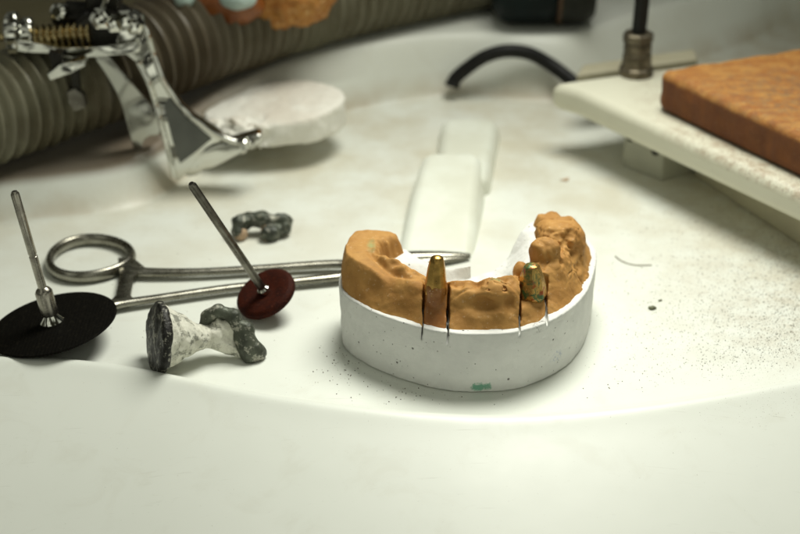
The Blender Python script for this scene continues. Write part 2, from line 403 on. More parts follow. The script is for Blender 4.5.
def gum_f(x, y, z):
    d, ins, ro, ph = gum_field(x, y, z)
    # prepared molar, lumps behind it
    th = ellip(x, y, z, (tA[0], tA[1], tA[2]-.12), (.42, .40, .40)); th = smin(th, ellip(x, y, z, (tA[0]-.2, tA[1]-.12, tA[2]+.08), (.2, .2, .18)), .08)
    th = smin(th, ellip(x, y, z, (tA[0]+.22, tA[1]-.1, tA[2]+.02), (.2, .2, .2)), .07)
    th = smax(th, -ellip(x, y, z, (tA[0]+.02, tA[1]-.05, tA[2]+.42), (.16, .3, .14)), .05)
    d = smin(d, th, .09)
    d = smin(d, capsule(x, y, z, (tA[0], tA[1], tA[2]-.3), (tA[0]+.02, tA[1]-.1, 1.7), .36, .42), .12)
    d = smin(d, ellip(x, y, z, (tB[0]-.05, tB[1], tB[2]-.36), (.60, .5, .42)), .12)
    d = smin(d, capsule(x, y, z, Y(548, 233, -3.1), Y(569, 234, -3.1), .38, .36), .15)
    d = smin(d, ellip(x, y, z, Y(573, 238, -3.0), (.34, .45, .36)), .12)
    d = smin(d, ellip(x, y, z, (tC[0]+.1, tC[1], tC[2]-.42), (.55, .6, .38)), .15)
    d = smin(d, ellip(x, y, z, (tE[0]-.1, tE[1], tE[2]-.35), (.34, .6, .5)), .2)
    d = smin(d, ellip(x, y, z, (tD[0], tD[1], 2.2), (.2, .25, .3)), .1)
    # rough hollow between the molar and the rear lump
    for px, py, yy, r in ((566, 241, -4.0, .13), (571, 247, -4.15, .1), (563, 252, -4.55, .10), (562, 262, -4.85, .08), (541, 241, -4.75, .07), (548, 246, -4.9, .06), (557, 234, -3.95, .08), (561, 249, -4.3, .09), (568, 253, -4.4, .08), (552, 236, -4.1, .09)):
        c = Y(px, py, yy); d = smax(d, -ellip(x, y, z, c, (r, r*1.3, r)), .05)
    # front segment: knob, broken sockets, hollows under the crest
    for px, py, yy, a_, ry, b_, k in ((473, 286, -6.25, .17, .18, .08, .02), (470, 291, -6.42, .10, .12, .04, .02), (504, 289, -6.32, .07, .12, .06, .02), (489, 288, -6.3, .09, .12, .04, .02), (459, 290, -6.34, .08, .1, .05, .02), (515, 286, -6.25, .07, .1, .04, .02), (464, 282, -6.1, .14, .16, .10, .03), (485, 281, -6.1, .08, .14, .08, .02),
                                  (482, 309, -6.86, .55, .45, .24, .12), (512, 306, -6.8, .22, .42, .3, .08), (458, 305, -6.8, .16, .40, .3, .08), (402, 300, -6.55, .5, .45, .24, .15), (368, 288, -5.75, .35, .45, .36, .15)):
        c = Y(px, py, yy); d = smax(d, -ellip(x, y, z, c, (a_, ry*(1.5 if ry < .2 else 1), b_)), k)
    d = smax(d, BT-.06-z, .03)
    # saw gaps of the two dies
    for x0, x1, yl in ((.55, 1.23, -5.78), (2.99, 3.76, -5.3)):
        sh = (z-BT)*.07
        cut = np.maximum(np.maximum(x0+sh-x, x-x1-sh), y-yl)
        d = np.maximum(d, -cut)
    # do not overhang the plaster
    return smax(d, -ins[:, :, None]+.02, .04)
def gum_d(x, y, z):
    rough = np.exp(-((x-4.4)**2+(y+4.1)**2)/.35)
    n1 = noise(x, y, z, 1.7, 51); n2 = noise(x, y, z, 3.1, 61)
    where = np.clip(rough*1.6+.55*np.exp(-((z-2.75)/.22)**2)+.18, 0, 1)
    where = where*np.where(x < .5, .35, 1)
    crease = .055*where*np.clip(1-np.abs(n1)/.10, 0, 1)+.035*where*np.clip(1-np.abs(n2)/.14, 0, 1)
    return crease+.02*fbm(x, y, z, 1.3, 2, 7)+.028*np.abs(noise(x, y, z, 2.3, 31))+.012*fbm(x, y, z, 5, 2, 41)+.003*noise(x, y, z, 9, 8)+rough*.085*fbm(x, y, z, 6, 2, 5)
def stone(name, c1, c2, rough=.5, coat=0, green=None):
    a = N(name, (1.9, -4.6, 0))
    c = a.mix(a.step(a.noise(1.6, 5), .3, .7), c1, c2)
    c = a.mix(a.mul(a.step(a.noise(3.5, 6, .75, off=5), .52, .72), .4), c, tuple(v*f for v, f in zip(c1, (.52, .45, .38))))
    c = a.mix(a.mul(a.step(a.noise(11, 4, .6, off=15), .6, .72), .45), c, (.68, .50, .30))
    if green:
        for g, r, sq in green: c = a.mix(a.mul(a.near(g, r, .7, sq), a.step(a.noise(4, 4, .6, off=4), .3, .55), .65), c, (.22, .40, .18))
    a.bump(a.noise(6, 6, .7, off=2), .35, .04); a.bump(a.noise(34, 5, .6, off=2), .4, .012)
    return a.set(c, a.math('MULTIPLY_ADD', a.noise(4, 4, off=5), .25, rough-.12), 0, Coat_Weight=coat, Coat_Roughness=.25, Specular_IOR_Level=.3)
g1 = Y(360, 242, -4.0)
tan = stone('tan_gum_stone', (.48, .255, .072), (.38, .185, .047), .72, .0, [((-.75, -3.95, 2.95), .42, (2.6, .8, .6)), ((2.45, -6.0, 2.7), .22, (1, 1, 1))])
sdf('gum_arch', gum_f, (MX[0], MX[1], 1.5), MH, .028, tan, mo, gum_d)
copper = stone('copper_brown_die', (.27, .10, .020), (.36, .16, .04), .32, .25)
def die_f(x0, x1, zmax, ym, yl, axis, rc):
    def f(x, y, z):
        d, ins, ro, ph = gum_field(x, y, z)
        d = smax(d, z-zmax, .1)
        d = smin(d, capsule(x, y, z, (axis[0], axis[1], 1.8), (axis[0], axis[1], zmax-.12), rc*1.05, rc), .08)
        sh = (z-BT)*.06
        box = np.maximum(np.maximum(x0+sh-x, x-x1-sh), np.maximum(y-yl, ym-y))
        d = smax(d, box, .05); d = smax(d, BT-.05-z, .02)
        return smax(d, -ins[:, :, None]+.03, .04)
    return f
dm = lambda x, y, z: .018*fbm(x, y, z, 4, 3, 17)
A1 = (.90, -6.1); A2 = (3.38, -5.72)
d1 = sdf('removable_die', die_f(.605, 1.165, 2.62, -7.3, -5.8, A1, .29), (.3, -7.3, 1.6), (1.5, -4.9, 2.9), .022, copper, mo, dm)
d1['label'] = 'copper brown die under the left gold post'
d2 = sdf('removable_die', die_f(3.045, 3.70, 2.12, -7.3, -5.32, A2, .27), (2.8, -7.3, 1.6), (4.0, -4.8, 2.7), .022, tan, mo, dm)
def gold(name, org, mixc=None):
    a = N(name, org)
    c = a.mix(a.step(a.noise(3, 4), .4, .62), (.58, .36, .10), (.36, .22, .06))
    met = .95
    if mixc:
        g = a.step(a.noise(2.4, 5, .65, .8, off=6), .5, .6)
        c = a.mix(g, c, (.07, .13, .04)); c = a.mix(a.step(a.noise(4.2, 5, .6, .5, off=9), .56, .66), c, (.30, .07, .02))
        met = a.math('MULTIPLY_ADD', g, -.6, .8)
    a.bump(a.noise(14, 4), .25, .02)
    return a.set(c, a.math('MULTIPLY_ADD', a.noise(6, 4, off=2), .25, .17), met)
def facet(p0, axis, prof, n, tw=.3):
    return bevel(lathe(p0, axis, prof, n), .02, 2, 12)
MO = (1.9, -4.6, 0)
o = link('abutment', *join(facet((A1[0], A1[1], 2.3), (.03, .03, 1), [(0, .26), (.1, .30), (.30, .285), (.75, .235), (.98, .19), (1.07, .15), (1.11, .06)], 9)), gold('gold_post', MO), mo); wn(o)
o['label'] = 'smooth gold post with bright tip on the left die'
o = link('abutment', *join(facet((A2[0], A2[1], 1.98), (-.03, .0, 1), [(0, .32), (.15, .39), (.4, .37), (.68, .31), (.86, .24), (.98, .2), (1.02, .1)], 8)), gold('stained_gold_post', MO, 1), mo); wn(o)
o['label'] = 'gold post stained green and red on the right die'
# ================================================================== CUTTING DISC AND POLISHING WHEEL
steel = simple('brushed_steel', (.42, .40, .34), (.30, .28, .24), 3, .26, 1, .1, .01)
steel_d = simple('dark_steel', (.20, .19, .16), (.13, .12, .10), 3, .3, 1, .1, .01)
def chromed(name, c, ro):
    a = N(name); a.bump(a.noise(.9, 0), .8, .25); a.bump(a.noise(14, 3), .05, .01)
    return a.set(a.mix(a.step(a.noise(3, 6, .7), .6, .75), c, tuple(v*.45 for v in c)), ro, 1)
chrome = chromed('chrome', (.62, .62, .57), .09)
def rotary(name, label, cat, ctr, n, prof_wheel, mat_w, part, Ls, group, collar, shank_m):
    n = V(n).normalized(); c = V(ctr)
    t = thing(name, (c.x, c.y, 0), label, cat, group)
    w = link(part, *bevel(lathe(c, n, prof_wheel, 72), .012, 2), mat_w, t)
    if collar:
        link('collar', *lathe(c, n, [(.30, .13), (.32, .235), (.98, .235), (1.06, .19), (1.12, .12)], 32), steel, t)
        link('screw', *lathe(c, n, [(.04, .32), (.10, .32), (.24, .20), (.34, .15)], 32), chrome, t)
        link('screw', *lathe(c, -n, [(.05, .2), (.09, .22), (.16, .16)], 20), steel, t)['label'] = 'screw head under the disc'
        link('shank', *lathe(c, n, [(1.0, .115), (2.05, .115), (2.06, .10), (2.12, .10), (2.13, .115), (Ls-.08, .115), (Ls, .07)], 24), shank_m, t)
    else:
        link('screw', *lathe(c, n, [(.10, .17), (.22, .17), (.27, .12)], 24), chrome, t)
        link('shank', *lathe(c, n, [(.2, .115), (Ls-.08, .115), (Ls, .07)], 24), shank_m, t)
    return t
ctr = P(53, 324, .52)
cd = N('carbon_disc', (ctr[0], ctr[1], 0)); a = cd
wv = a.new('ShaderNodeTexWave'); wv.inputs['Scale'].default_value = 3.2; wv.inputs['Distortion'].default_value = .6; a.lk(a.co, wv.inputs['Vector'])
c = a.mix(a.mul(wv.outputs['Fac'], .2), (.0025, .0022, .0015), (.007, .006, .004)); c = a.mix(a.mul(a.step(a.noise(9, 5, .7), .5, .75), .5), c, (.022, .019, .012))
a.bump(wv.outputs['Fac'], .2, .02); a.bump(a.noise(25, 4), .3, .02)
carbon = a.set(c, .72, 0)
carbon.node_tree.nodes['Principled BSDF'].inputs['Specular IOR Level'].default_value = .05
rotary('cutting_disc', 'large thin black cutting disc on an upright steel mandrel at the left edge', 'cutting disc', ctr, (-.165, .0, .98),
       [(-.04, 0.01), (-.04, .3), (-.035, 1.70), (.0, 1.74), (.035, 1.70), (.04, .3), (.04, 0.01)], carbon, 'disc', 3.95, 'rotary tools on the worktop', True, steel)
ctr2 = P(266, 294, .62)
rw = N('red_rubber_wheel', (ctr2[0], ctr2[1], 0)); a = rw
c = a.mix(a.step(a.noise(5, 5, .6), .35, .7), (.040, .0075, .003), (.022, .005, .003)); c = a.mix(a.mul(a.step(a.noise(14, 4, off=3), .62, .7), .5), c, (.13, .04, .02))
a.bump(a.noise(18, 5), .5, .03); redm = a.set(c, .65, 0, Specular_IOR_Level=.08)
rotary('polishing_wheel', 'small dark red rubber polishing wheel on a steel mandrel leaning on the forceps', 'polishing wheel', ctr2, (-.386, -.286, .876),
       [(-.2, .01), (-.2, .5), (-.16, .74), (-.07, .86), (.07, .86), (.14, .76), (.16, .5), (.08, .2), (.08, .01)], redm, 'wheel', 4.45, 'rotary tools on the worktop', False, steel_d)
# ================================================================== FORCEPS
hm = simple('dull_instrument_steel', (.30, .29, .245), (.22, .21, .17), 2.5, .28, 1, .1, .01)
fz = .2
fo = thing('forceps', P(300, 272), 'steel locking forceps with finger ring lying from the black disc to behind the model', 'forceps')
rc1 = V(P(91, 258, fz)); rc2 = V(P(62, 318, .15))
def ovalring(c, a_, b_, rot):
    pts = []
    for k in range(48):
        t = 2*math.pi*k/48; x, y = a_*math.cos(t), b_*math.sin(t)*(1-.12*math.cos(t))
        pts.append((c.x+x*math.cos(rot)-y*math.sin(rot), c.y+x*math.sin(rot)+y*math.cos(rot), c.z))
    return tube(pts, .125, 14, 1.5, True)
link('finger_ring', *ovalring(rc1, 1.18, 1.22, .0), hm, fo)
link('finger_ring', *ovalring(rc2, .95, .8, .3), hm, fo)['label'] = 'finger ring hidden under the black disc'
def arm(px, rad, fl, name):
    pts = smoothpts([P(a, b, z) for a, b, z in px], 8); r = np.interp(np.linspace(0, 1, len(pts)), np.linspace(0, 1, len(rad)), rad)
    return link(name, *tube(pts, list(r), 16, fl), hm, fo)
arm([(124, 266, fz), (140, 272, fz), (200, 272, fz), (270, 268, fz), (340, 264, fz+.03), (385, 268, fz+.05)], [.2, .19, .15, .15, .17, .2], .7, 'handle')
arm([(84, 311, .15), (104, 308, fz), (120, 304, fz), (160, 298, fz), (230, 288, fz), (300, 281, fz), (345, 276, fz), (385, 268, fz-.03)], [.19, .19, .15, .15, .17, .2], .7, 'handle')
link('ratchet', *bevel(prism([P(118, 262, .12), P(134, 262, .12), P(146, 272, .12), P(134, 281, .12), P(131, 300, .12), P(136, 304, .12), P(104, 311, .12), P(116, 300, .12), P(120, 278, .12)], (0, 0, .16)), .04, 2), hm, fo)
link('pivot', *lathe(P(385, 267, .0), (0, 0, 1), [(0.02, .25), (.36, .25), (.42, .18)], 24), hm, fo)
arm([(380, 268, fz+.05), (405, 258, fz), (440, 256, fz), (470, 255, fz-.05)], [.24, .27, .22, .07], .6, 'jaw')
arm([(380, 267, fz-.03), (405, 263, fz-.05), (440, 260, fz-.05), (470, 257, fz-.1)], [.2, .22, .17, .06], .6, 'jaw')
# ================================================================== CASTING WITH SPRUE
def metal_oxide(name, org, c1=(.085, .095, .068), c2=(.045, .05, .036)):
    a = N(name, org)
    c = a.mix(a.step(a.noise(3, 5), .35, .65), c1, c2); c = a.mix(a.mul(a.step(a.noise(4, 6, .75, off=4), .53, .60), .75), c, (.42, .41, .34))
    a.bump(a.noise(9, 5, .65), .5, .05)
    return a.set(c, a.math('MULTIPLY_ADD', a.noise(5, 4, off=3), .4, .25), .35)
k0 = V(P(160, 338, .88)); ax = V(.93, .34, -.17).normalized()
co_ = (k0.x+1, k0.y+.3, 0)
ct = thing('metal_casting', co_, 'dark metal casting with a cone crusted in white investment and a black round end', 'casting')
def inv_mat(org):
    a = N('white_investment', org)
    c = a.mix(a.step(a.noise(4, 6, .65), .4, .65), (.74, .73, .63), (.56, .55, .46)); c = a.mix(a.mul(a.step(a.noise(3.2, 6, .75, off=8), .50, .62), .75), c, (.08, .085, .062))
    a.bump(a.noise(12, 6, .7), .6, .05); return a.set(c, .9, 0)
inv = inv_mat(co_); ox = metal_oxide('oxidised_metal', co_)
def perp(x, y, z, c, d):
    h = (x-c[0])*d[0]+(y-c[1])*d[1]+(z-c[2])*d[2]
    return h, np.sqrt(np.maximum((x-c[0])**2+(y-c[1])**2+(z-c[2])**2-h*h, 0))
Ya = lambda px, py, t: Y(px, py, k0.y+t)
def cone(x, y, z, off=0):
    h, r = perp(x, y, z, k0, ax); prof = np.interp(h, [0, .12, .55, 1.0, 1.35, 1.8], [.90, .84, .62, .36, .24, .26])
    return smax((r-prof-off)*.85, smax(-h, h-1.6, .05), .05)
def button(x, y, z):
    h, r = perp(x, y, z, k0, ax); return smax(r-.95+.18*np.clip(h, 0, 1), np.abs(h+.02)-.13-.04*(1-r), .1)
nz = lambda am, f, s: (lambda x, y, z: am*fbm(x, y, z, f, 3, s)+am*.3*noise(x, y, z, f*4, s+2))
lo = (k0.x-.6, k0.y-1.3, -.02); hi = (k0.x+3.6, k0.y+2, 2.1)
sdf('sprue_button', button, lo, (k0.x+.8, hi[1], hi[2]), .035, metal_oxide('black_button_metal', co_, (.014, .013, .010), (.006, .0055, .004)), ct, nz(.03, 2, 3))
w1 = Ya(206, 336, .55); w2 = Ya(238, 350, .5); w3 = Ya(218, 318, .75); w4 = Ya(237, 334, .6)
def invest(x, y, z):
    d = cone(x, y, z)
    d = smin(d, capsule(x, y, z, w1, w2, .24, .2), .1)
    d = smin(d, ellip(x, y, z, ((w1[0]+w4[0])/2+.1, w1[1]+.1, (w3[2]+w2[2])/2+.02), (.48, .2, .42)), .1)
    return d
sdf('investment_crust', invest, lo, hi, .032, inv, ct, nz(.035, 4, 8))
def crowns(x, y, z):
    pts = [Ya(201, 330, .6), Ya(207, 317, .75), Ya(218, 311, .8), Ya(231, 315, .75), Ya(236, 325, .65), Ya(244, 334, .55)]
    d = capsule(x, y, z, pts[0], pts[1], .12, .17)
    for i in range(1, 5): d = smin(d, capsule(x, y, z, pts[i], pts[i+1], .18, .19), .06)
    d = smin(d, ellip(x, y, z, Ya(245, 329, .6), (.24, .22, .22)), .05)
    d = smin(d, ellip(x, y, z, Ya(233, 316, .7), (.2, .2, .2)), .05)
    e0, e1, e2 = Ya(243, 336, .55), Ya(249, 349, .45), Ya(250, 356, .35)
    d = smin(d, capsule(x, y, z, e0, e1, .26, .30), .08); d = smin(d, capsule(x, y, z, e1, e2, .30, .22), .08)
    d = smin(d, ellip(x, y, z, Ya(258, 353, .45), (.23, .24, .24)), .06)
    return np.maximum(d, -z+.0)
sdf('crown_framework', crowns, lo, hi, .03, ox, ct, nz(.025, 3.5, 12))
# ================================================================== SMALL BRIDGE FRAMEWORK
bo = P(262, 230)
br = thing('bridge_framework', bo, 'small grey green curved metal bridge piece lying beyond the red wheel', 'metal bridge')
def brid(x, y, z):
    p = [P(238, 232, .25), P(240, 223, .45), P(250, 219, .5), P(262, 219, .5), P(272, 222, .45), P(283, 222, .4), P(284, 227, .3), P(270, 233, .22)]
    d = capsule(x, y, z, p[0], p[1], .22, .26)
    for i in range(1, 7): d = smin(d, capsule(x, y, z, p[i], p[i+1], .20+.06*(i % 2), .22+.05*((i+1) % 2)), .06)
    return np.maximum(d, -z)
sdf('framework', brid, (bo[0]-1.3, bo[1]-1.0, -.02), (bo[0]+1.3, bo[1]+1.6, 1.1), .04, metal_oxide('grey_green_metal', bo, (.075, .085, .06), (.04, .045, .035)), br, nz(.05, 4, 5))
pk = simple('pinkish_stone', (.50, .36, .24), (.42, .29, .18), 4, .8)
for q in ((241, 233), (267, 233)):
    cc = P(q[0], q[1], .2)
    sdf('stone_plug', lambda x, y, z: np.maximum(ellip(x, y, z, cc, (.2, .22, .24)), -z), (cc[0]-.4, cc[1]-.4, -.02), (cc[0]+.4, cc[1]+.4, .6), .04, pk, br, nz(.03, 5, 6))
# ================================================================== GRINDER PLATE WITH LEATHER PAD
cream = N('cream_enamel', P(680, 150)); a = cream
c = a.mix(a.noise(.5, 3), (.66, .65, .52), (.70, .69, .56))
dk = a.mul(a.step(a.x, 6.5, 10.0), a.step(a.z, 2.0, 2.3))
for sc, thr, off in ((11, .25, 0), (6, .16, 4), (19, .3, 7)):
    d, _ = a.vor(sc, 1, off); keep = a.math('LESS_THAN', a.noise(sc*1.3, 2, off=off+1), a.math('MULTIPLY_ADD', dk, .34, .30))
    c = a.mix(a.mul(a.step(d, thr, thr*.6), keep, .75), c, (.12, .06, .025))
c = a.mix(a.mul(dk, a.step(a.noise(2.5, 6, .75, off=2), .38, .68), .6), c, (.26, .15, .07))
a.bump(a.noise(20, 4), .1, .01)
creamm = a.set(c, .42, 0)
gp = thing('grinder_plate', P(680, 150), 'cream enamelled machine plate on square feet with a leather pad on it', 'machine plate')
ZT, ZB = 2.4, 1.45
def zp(pxs, z): return [P(a, b, z) for a, b in pxs]
v1 = V(P(577, 90, ZT)); v2 = V(P(805, 196, ZT)); dfr = (v2-v1).normalized(); v3 = v1+dfr*17
b1 = V(P(549, 82, ZT)); b2 = V(P(660, 67, ZT)); dbk = (b2-b1).normalized(); b3 = b1+dbk*20
top = [v1, v3, v3+V(9, 6, 0), b3, b1]
pl_ = bevel(prism([V(p.x, p.y, ZB) for p in top], (0, 0, ZT-ZB)), .33, 6)
wn(link('plate', *pl_, creamm, gp))
gry = simple('grey_cream_plastic', (.42, .42, .33), (.38, .38, .30), 1, .5, 0, .1)
f1 = V(P(622, 166, 0)); f2 = V(P(661, 181, 0)); f3 = f2+V(1.3, .75, 0); f4 = f1+V(1.3, .75, 0)
wn(link('foot', *bevel(prism([f1, f2, f3, f4], (0, 0, ZB+.05)), .06, 2), gry, gp))
l1 = V(P(694, 176, 0)); l2 = V(P(805, 249, 0)); dl = (l2-l1).normalized()
wn(link('lower_housing', *bevel(prism([l1, l1+dl*15, l1+dl*15+V(6, 4, 0), l1+V(6, 5, 0)], (0, 0, ZB+.05)), .08, 2), simple('cream_housing', (.52, .49, .34), (.47, .44, .31), .8, .5), gp))
scr = simple('dark_screw', (.05, .045, .035), (.03, .03, .025), 5, .5, .6)
for q in ((630, 137), (655, 151)):
    c0 = V(Y(q[0], q[1], f1.y+(f2.y-f1.y)*((q[0]-622)/39)-.02)); nrm = V((f2-f1).y, -(f2-f1).x, 0).normalized()
    link('screw', *lathe(c0-nrm*.12, nrm, [(0, .15), (.14, .15), (.17, .09)], 16), scr, gp)
r1 = V(P(576, 83, 1.75)); dr = V(dbk)
rr_ = simple('beige_rail', (.45, .42, .30), (.40, .37, .26), 1, .55)
wn(link('rear_rail', *bevel(prism([r1, r1+dr*4.6, r1+dr*4.6+V(0, 1.0, 0), r1+V(0.3, 1.0, 0)], (0, 0, .3)), .1, 3), rr_, gp))
# leather pad
pc = P(661, 108, ZT)
lp = N('orange_leather', pc); a = lp
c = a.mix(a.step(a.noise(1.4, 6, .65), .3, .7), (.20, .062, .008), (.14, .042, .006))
fl = a.step(a.noise(3.2, 6, .7, off=5), .42, .62)
topm = a.step(a.z, ZT+1.02, ZT+1.18)  # pad sides darker than the top: shade put into the colour
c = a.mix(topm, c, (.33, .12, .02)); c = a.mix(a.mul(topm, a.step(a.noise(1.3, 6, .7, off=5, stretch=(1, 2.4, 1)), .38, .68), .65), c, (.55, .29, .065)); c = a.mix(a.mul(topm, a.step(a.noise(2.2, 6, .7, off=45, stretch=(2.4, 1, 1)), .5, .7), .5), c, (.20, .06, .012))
c = a.mix(a.mul(topm, a.mul(a.near((12.2, 4.2, 3.65), 3.2, .8, (.7, 1, 1)), 1.0), a.step(a.noise(4, 6, .8, off=2), .42, .62), .6), c, (.14, .11, .07))
c = a.mix(a.mul(topm, a.step(a.noise(5, 6, .8, off=12), .57, .68), .45), c, (.60, .46, .20))
grain = a.noise(2.5, 4, .6, off=3, stretch=(1, 1, .12))
c = a.mix(a.mul(a.math('SUBTRACT', 1.0, topm), a.step(grain, .4, .65), .5), c, (.12, .032, .007))
c = a.mix(a.mul(a.math('SUBTRACT', 1.0, topm), a.step(a.noise(8, 5, .7, off=30), .6, .7), .4), c, (.36, .20, .10))
a.bump(a.noise(11, 6, .7), .7, .06)
leather = a.set(c, .7, 0)
pd = thing('leather_pad', pc, 'thick orange brown leather pad dusted with grey on the cream machine plate', 'leather pad')
q1 = V(P(653, 108, ZT)); q2 = V(P(806, 182, ZT)); dq = (q2-q1).normalized(); u1 = V(P(655, 68, ZT+1.25)); u2 = V(P(803, 45, ZT+1.25)); du = (u2-u1).normalized()
poly = [q1, q1+dq*12, q1+dq*12+du*10, q1+du*13]
ar = np.array([tuple(p) for p in poly])
def padf(x, y, z):
    return extr((polydist(x[:, :, 0], y[:, :, 0], inset(poly, .4))-.4)[:, :, None], z, ZT+.004, ZT+1.3, .26)
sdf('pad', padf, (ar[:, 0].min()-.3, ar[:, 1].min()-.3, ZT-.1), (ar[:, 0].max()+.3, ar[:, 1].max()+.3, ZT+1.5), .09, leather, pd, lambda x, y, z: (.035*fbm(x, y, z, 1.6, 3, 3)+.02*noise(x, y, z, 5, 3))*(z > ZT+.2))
# connector and its cable
rub = simple('black_rubber', (.004, .004, .0035), (.007, .007, .006), 2, .5, 0, .1, Specular_IOR_Level=.25)
cz = V(P(636, 74, 2.4)); cn = thing('cable_connector', cz, 'worn grey metal cable connector with an upright black cable behind the leather pad', 'connector')
cm = simple('worn_nickel', (.17, .145, .10), (.09, .075, .05), 3, .4, .7, .4)
link('connector_body', *lathe(cz+V(0, 0, 0), (0, 0, 1), [(-.1, .58), (.25, .57), (.3, .50), (.75, .47), (.78, .44), (.85, .44), (.87, .47), (1.08, .46), (1.12, .44)], 12), cm, cn, smooth=False)
link('collar_nut', *lathe(cz, (0, 0, 1), [(1.12, .40), (1.15, .50), (1.42, .50), (1.46, .42)], 8), cm, cn, smooth=False)
link('cable', *tube(smoothpts([cz+V(0, 0, 1.3), cz+V(.05, 0, 2.6), cz+V(.1, .05, 4.5), cz+V(.3, .2, 7)], 8), .24, 18), rub, cn)
# arched black cable
ys = P(452, 96)[1]-.2; ca = [(452, 87, ys-.1), (455, 79, ys), (466, 69, ys), (484, 57, ys+.0), (505, 51, ys), (528, 53, ys), (548, 63, ys-.1), (566, 76, ys-.5), (580, 88, ys-1)]
pts = smoothpts([Y(a, b, y) for a, b, y in ca], 8)
oc = link('cable', *tube(pts, [.27]*5+[.245]*(len(pts)-5), 18), rub, None, org=pts[0])
tag(oc, 'black cable arching over the back of the pan into the cream plate', 'cable')
# ================================================================== HOSE
def hose():
    ctl = [(-300, 215, 3.2), (-160, 160, 3.05), (0, 107, 2.95), (80, 80, 3.1), (160, 48, 3.4), (240, 20, 3.55), (320, -3, 3.6), (420, -25, 3.6), (540, -48, 3.6), (700, -75, 3.6)]
    pts = smoothpts([P(*c) for c in ctl], 60)
    L = np.concatenate([[0], np.cumsum([np.linalg.norm(np.array(pts[i+1])-np.array(pts[i])) for i in range(len(pts)-1)])])
    s = np.arange(0, L[-1], .06); ps = np.stack([np.interp(s, L, [p[k] for p in pts]) for k in range(3)], 1)
    r = 1.52+.02*np.sin(s*1.7+np.sin(s*.6)*2)+.15*(1-np.abs(np.sin(np.pi*(s+.10*np.sin(s*.9))/.43))**1.6*2)
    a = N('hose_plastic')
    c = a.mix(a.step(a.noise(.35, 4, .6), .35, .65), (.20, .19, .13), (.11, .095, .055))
    c = a.mix(a.mul(a.step(a.x, -10.5, -8), a.step(a.x, -3.0, -6), .65), c, (.06, .036, .018))  # middle stretch browner: its shade painted into the plastic colour
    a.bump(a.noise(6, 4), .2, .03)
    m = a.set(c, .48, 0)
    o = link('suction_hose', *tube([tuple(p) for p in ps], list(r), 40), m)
    tag(o, 'grey green corrugated suction hose running along the back ledge', 'hose')
hose()
# ================================================================== PLASTER SLAB HELD BY THE ARM
sc0 = V(P(274, 113, 1.25))
sl = N('rough_plaster', tuple(sc0)); a = sl
c = a.mix(a.step(a.noise(2, 5), .35, .7), (.84, .825, .75), (.80, .78, .70))
tp = a.mul(a.step(a.z, 1.5, 1.7), a.step(a.x, -1.5, -4.5), a.step(a.noise(.8, 4, off=3), .25, .5))
c = a.mix(a.mul(tp, .45), c, (.46, .35, .24))
a.bump(a.noise(6, 6, .7), .6, .08); slab_m = a.set(c, .9, 0)
def slab(x, y, z):
    X, Y_, Z = x-sc0.x, y-sc0.y, z-sc0.z-(x-sc0.x)*.05
    r = np.sqrt((X/2.35)**2+(Y_/2.0)**2)+.06*fbm(X, Y_, 0*X, .55, 2, 77)
    d = smax((r-1)*2.2+.0*Z, np.abs(Z)-.40-.05*X, .18)
    d = smax(d, -ellip(X, Y_, Z, (-1.5, -1.6, .8), (1.3, .8, .6)), .12)
    d = smin(d, ellip(X, Y_, Z, (-1.5, -1.5, -.1), (1.0, .45, .5)), .15)
    return d
os_ = sdf('plaster_slab', slab, sc0-V(3, 3, 1), sc0+V(3, 3, 1), .06, slab_m, None,
    lambda x, y, z: (.025+.33*np.clip((sc0.y-y-.9), 0, 1)*np.clip((sc0.x-x+.2)/1.2, 0, 1))*fbm(x, y, z, 3.4, 3, 4), org=sc0)
tag(os_, 'rough round white plaster slab held at the tip of the chrome arm', 'plaster slab')
# ================================================================== ARTICULATOR
ya = P(180, 180, .3)[1]-.25
ar_ = thing('chrome_articulator', (P(180, 180, 0)[0], ya, 0), 'chrome articulator with forked arm, threaded screw and two knurled nuts at the upper left', 'articulator')
def vp(px, y, th, bev=.06, dy=None):
    pts = [V(Y(a, b, y+(0 if dy is None else dy[i]))) for i, (a, b) in enumerate(px)]
    return bevel(prism(pts, (0, th, 0)), bev, 2, 25)
def add(name, vf, m=chrome, smooth=True): return wn(link(name, *vf, m, ar_, smooth))
def densify(px, n=4, closed=True): return [tuple(p) for p in smoothpts(px, n, closed)]
# near leg: a thick rim around a sunk panel
rim_out = [(116, 46), (124, 24), (133, 14), (142, 22), (150, 45), (159, 70), (172, 95), (192, 117), (222, 138), (206, 148), (184, 176), (176, 180), (172, 170), (164, 140), (156, 110), (148, 84), (136, 62)]
add('front_leg', vp(densify(rim_out, 3), ya, .5, .1))
panel = [(163, 104), (170, 98), (184, 116), (212, 139), (196, 152), (180, 164), (172, 140)]
add('leg_panel', vp(panel, ya-.06, .1, .03), simple('grey_panel', (.13, .135, .12), (.10, .105, .095), 1, .45, .3))
edge = smoothpts([Y(a, b, ya-.03) for a, b in [(134, 14), (146, 30), (154, 55), (164, 82), (180, 104), (204, 126), (232, 141), (252, 142)]], 6)
link('raised_edge', *tube(edge, [.10]*len(edge), 12), chrome, ar_)
edge2 = smoothpts([Y(a, b, ya-.04) for a, b in [(138, 62), (149, 84), (158, 112), (166, 142), (174, 176)]], 6)
link('raised_edge', *tube(edge2, [.09]*len(edge2), 12), chrome, ar_)
add('foot_bar', vp(densify([(184, 176), (192, 158), (212, 146), (236, 140), (258, 134), (262, 142), (240, 154), (214, 168), (204, 170), (196, 176)], 2), ya+.05, .55, .1))
link('slab_screw', *lathe(V(Y(244, 143, ya-.1)), (0, .2, 1), [(-.15, .2), (.05, .2), (.12, .12)], 20), chrome, ar_)
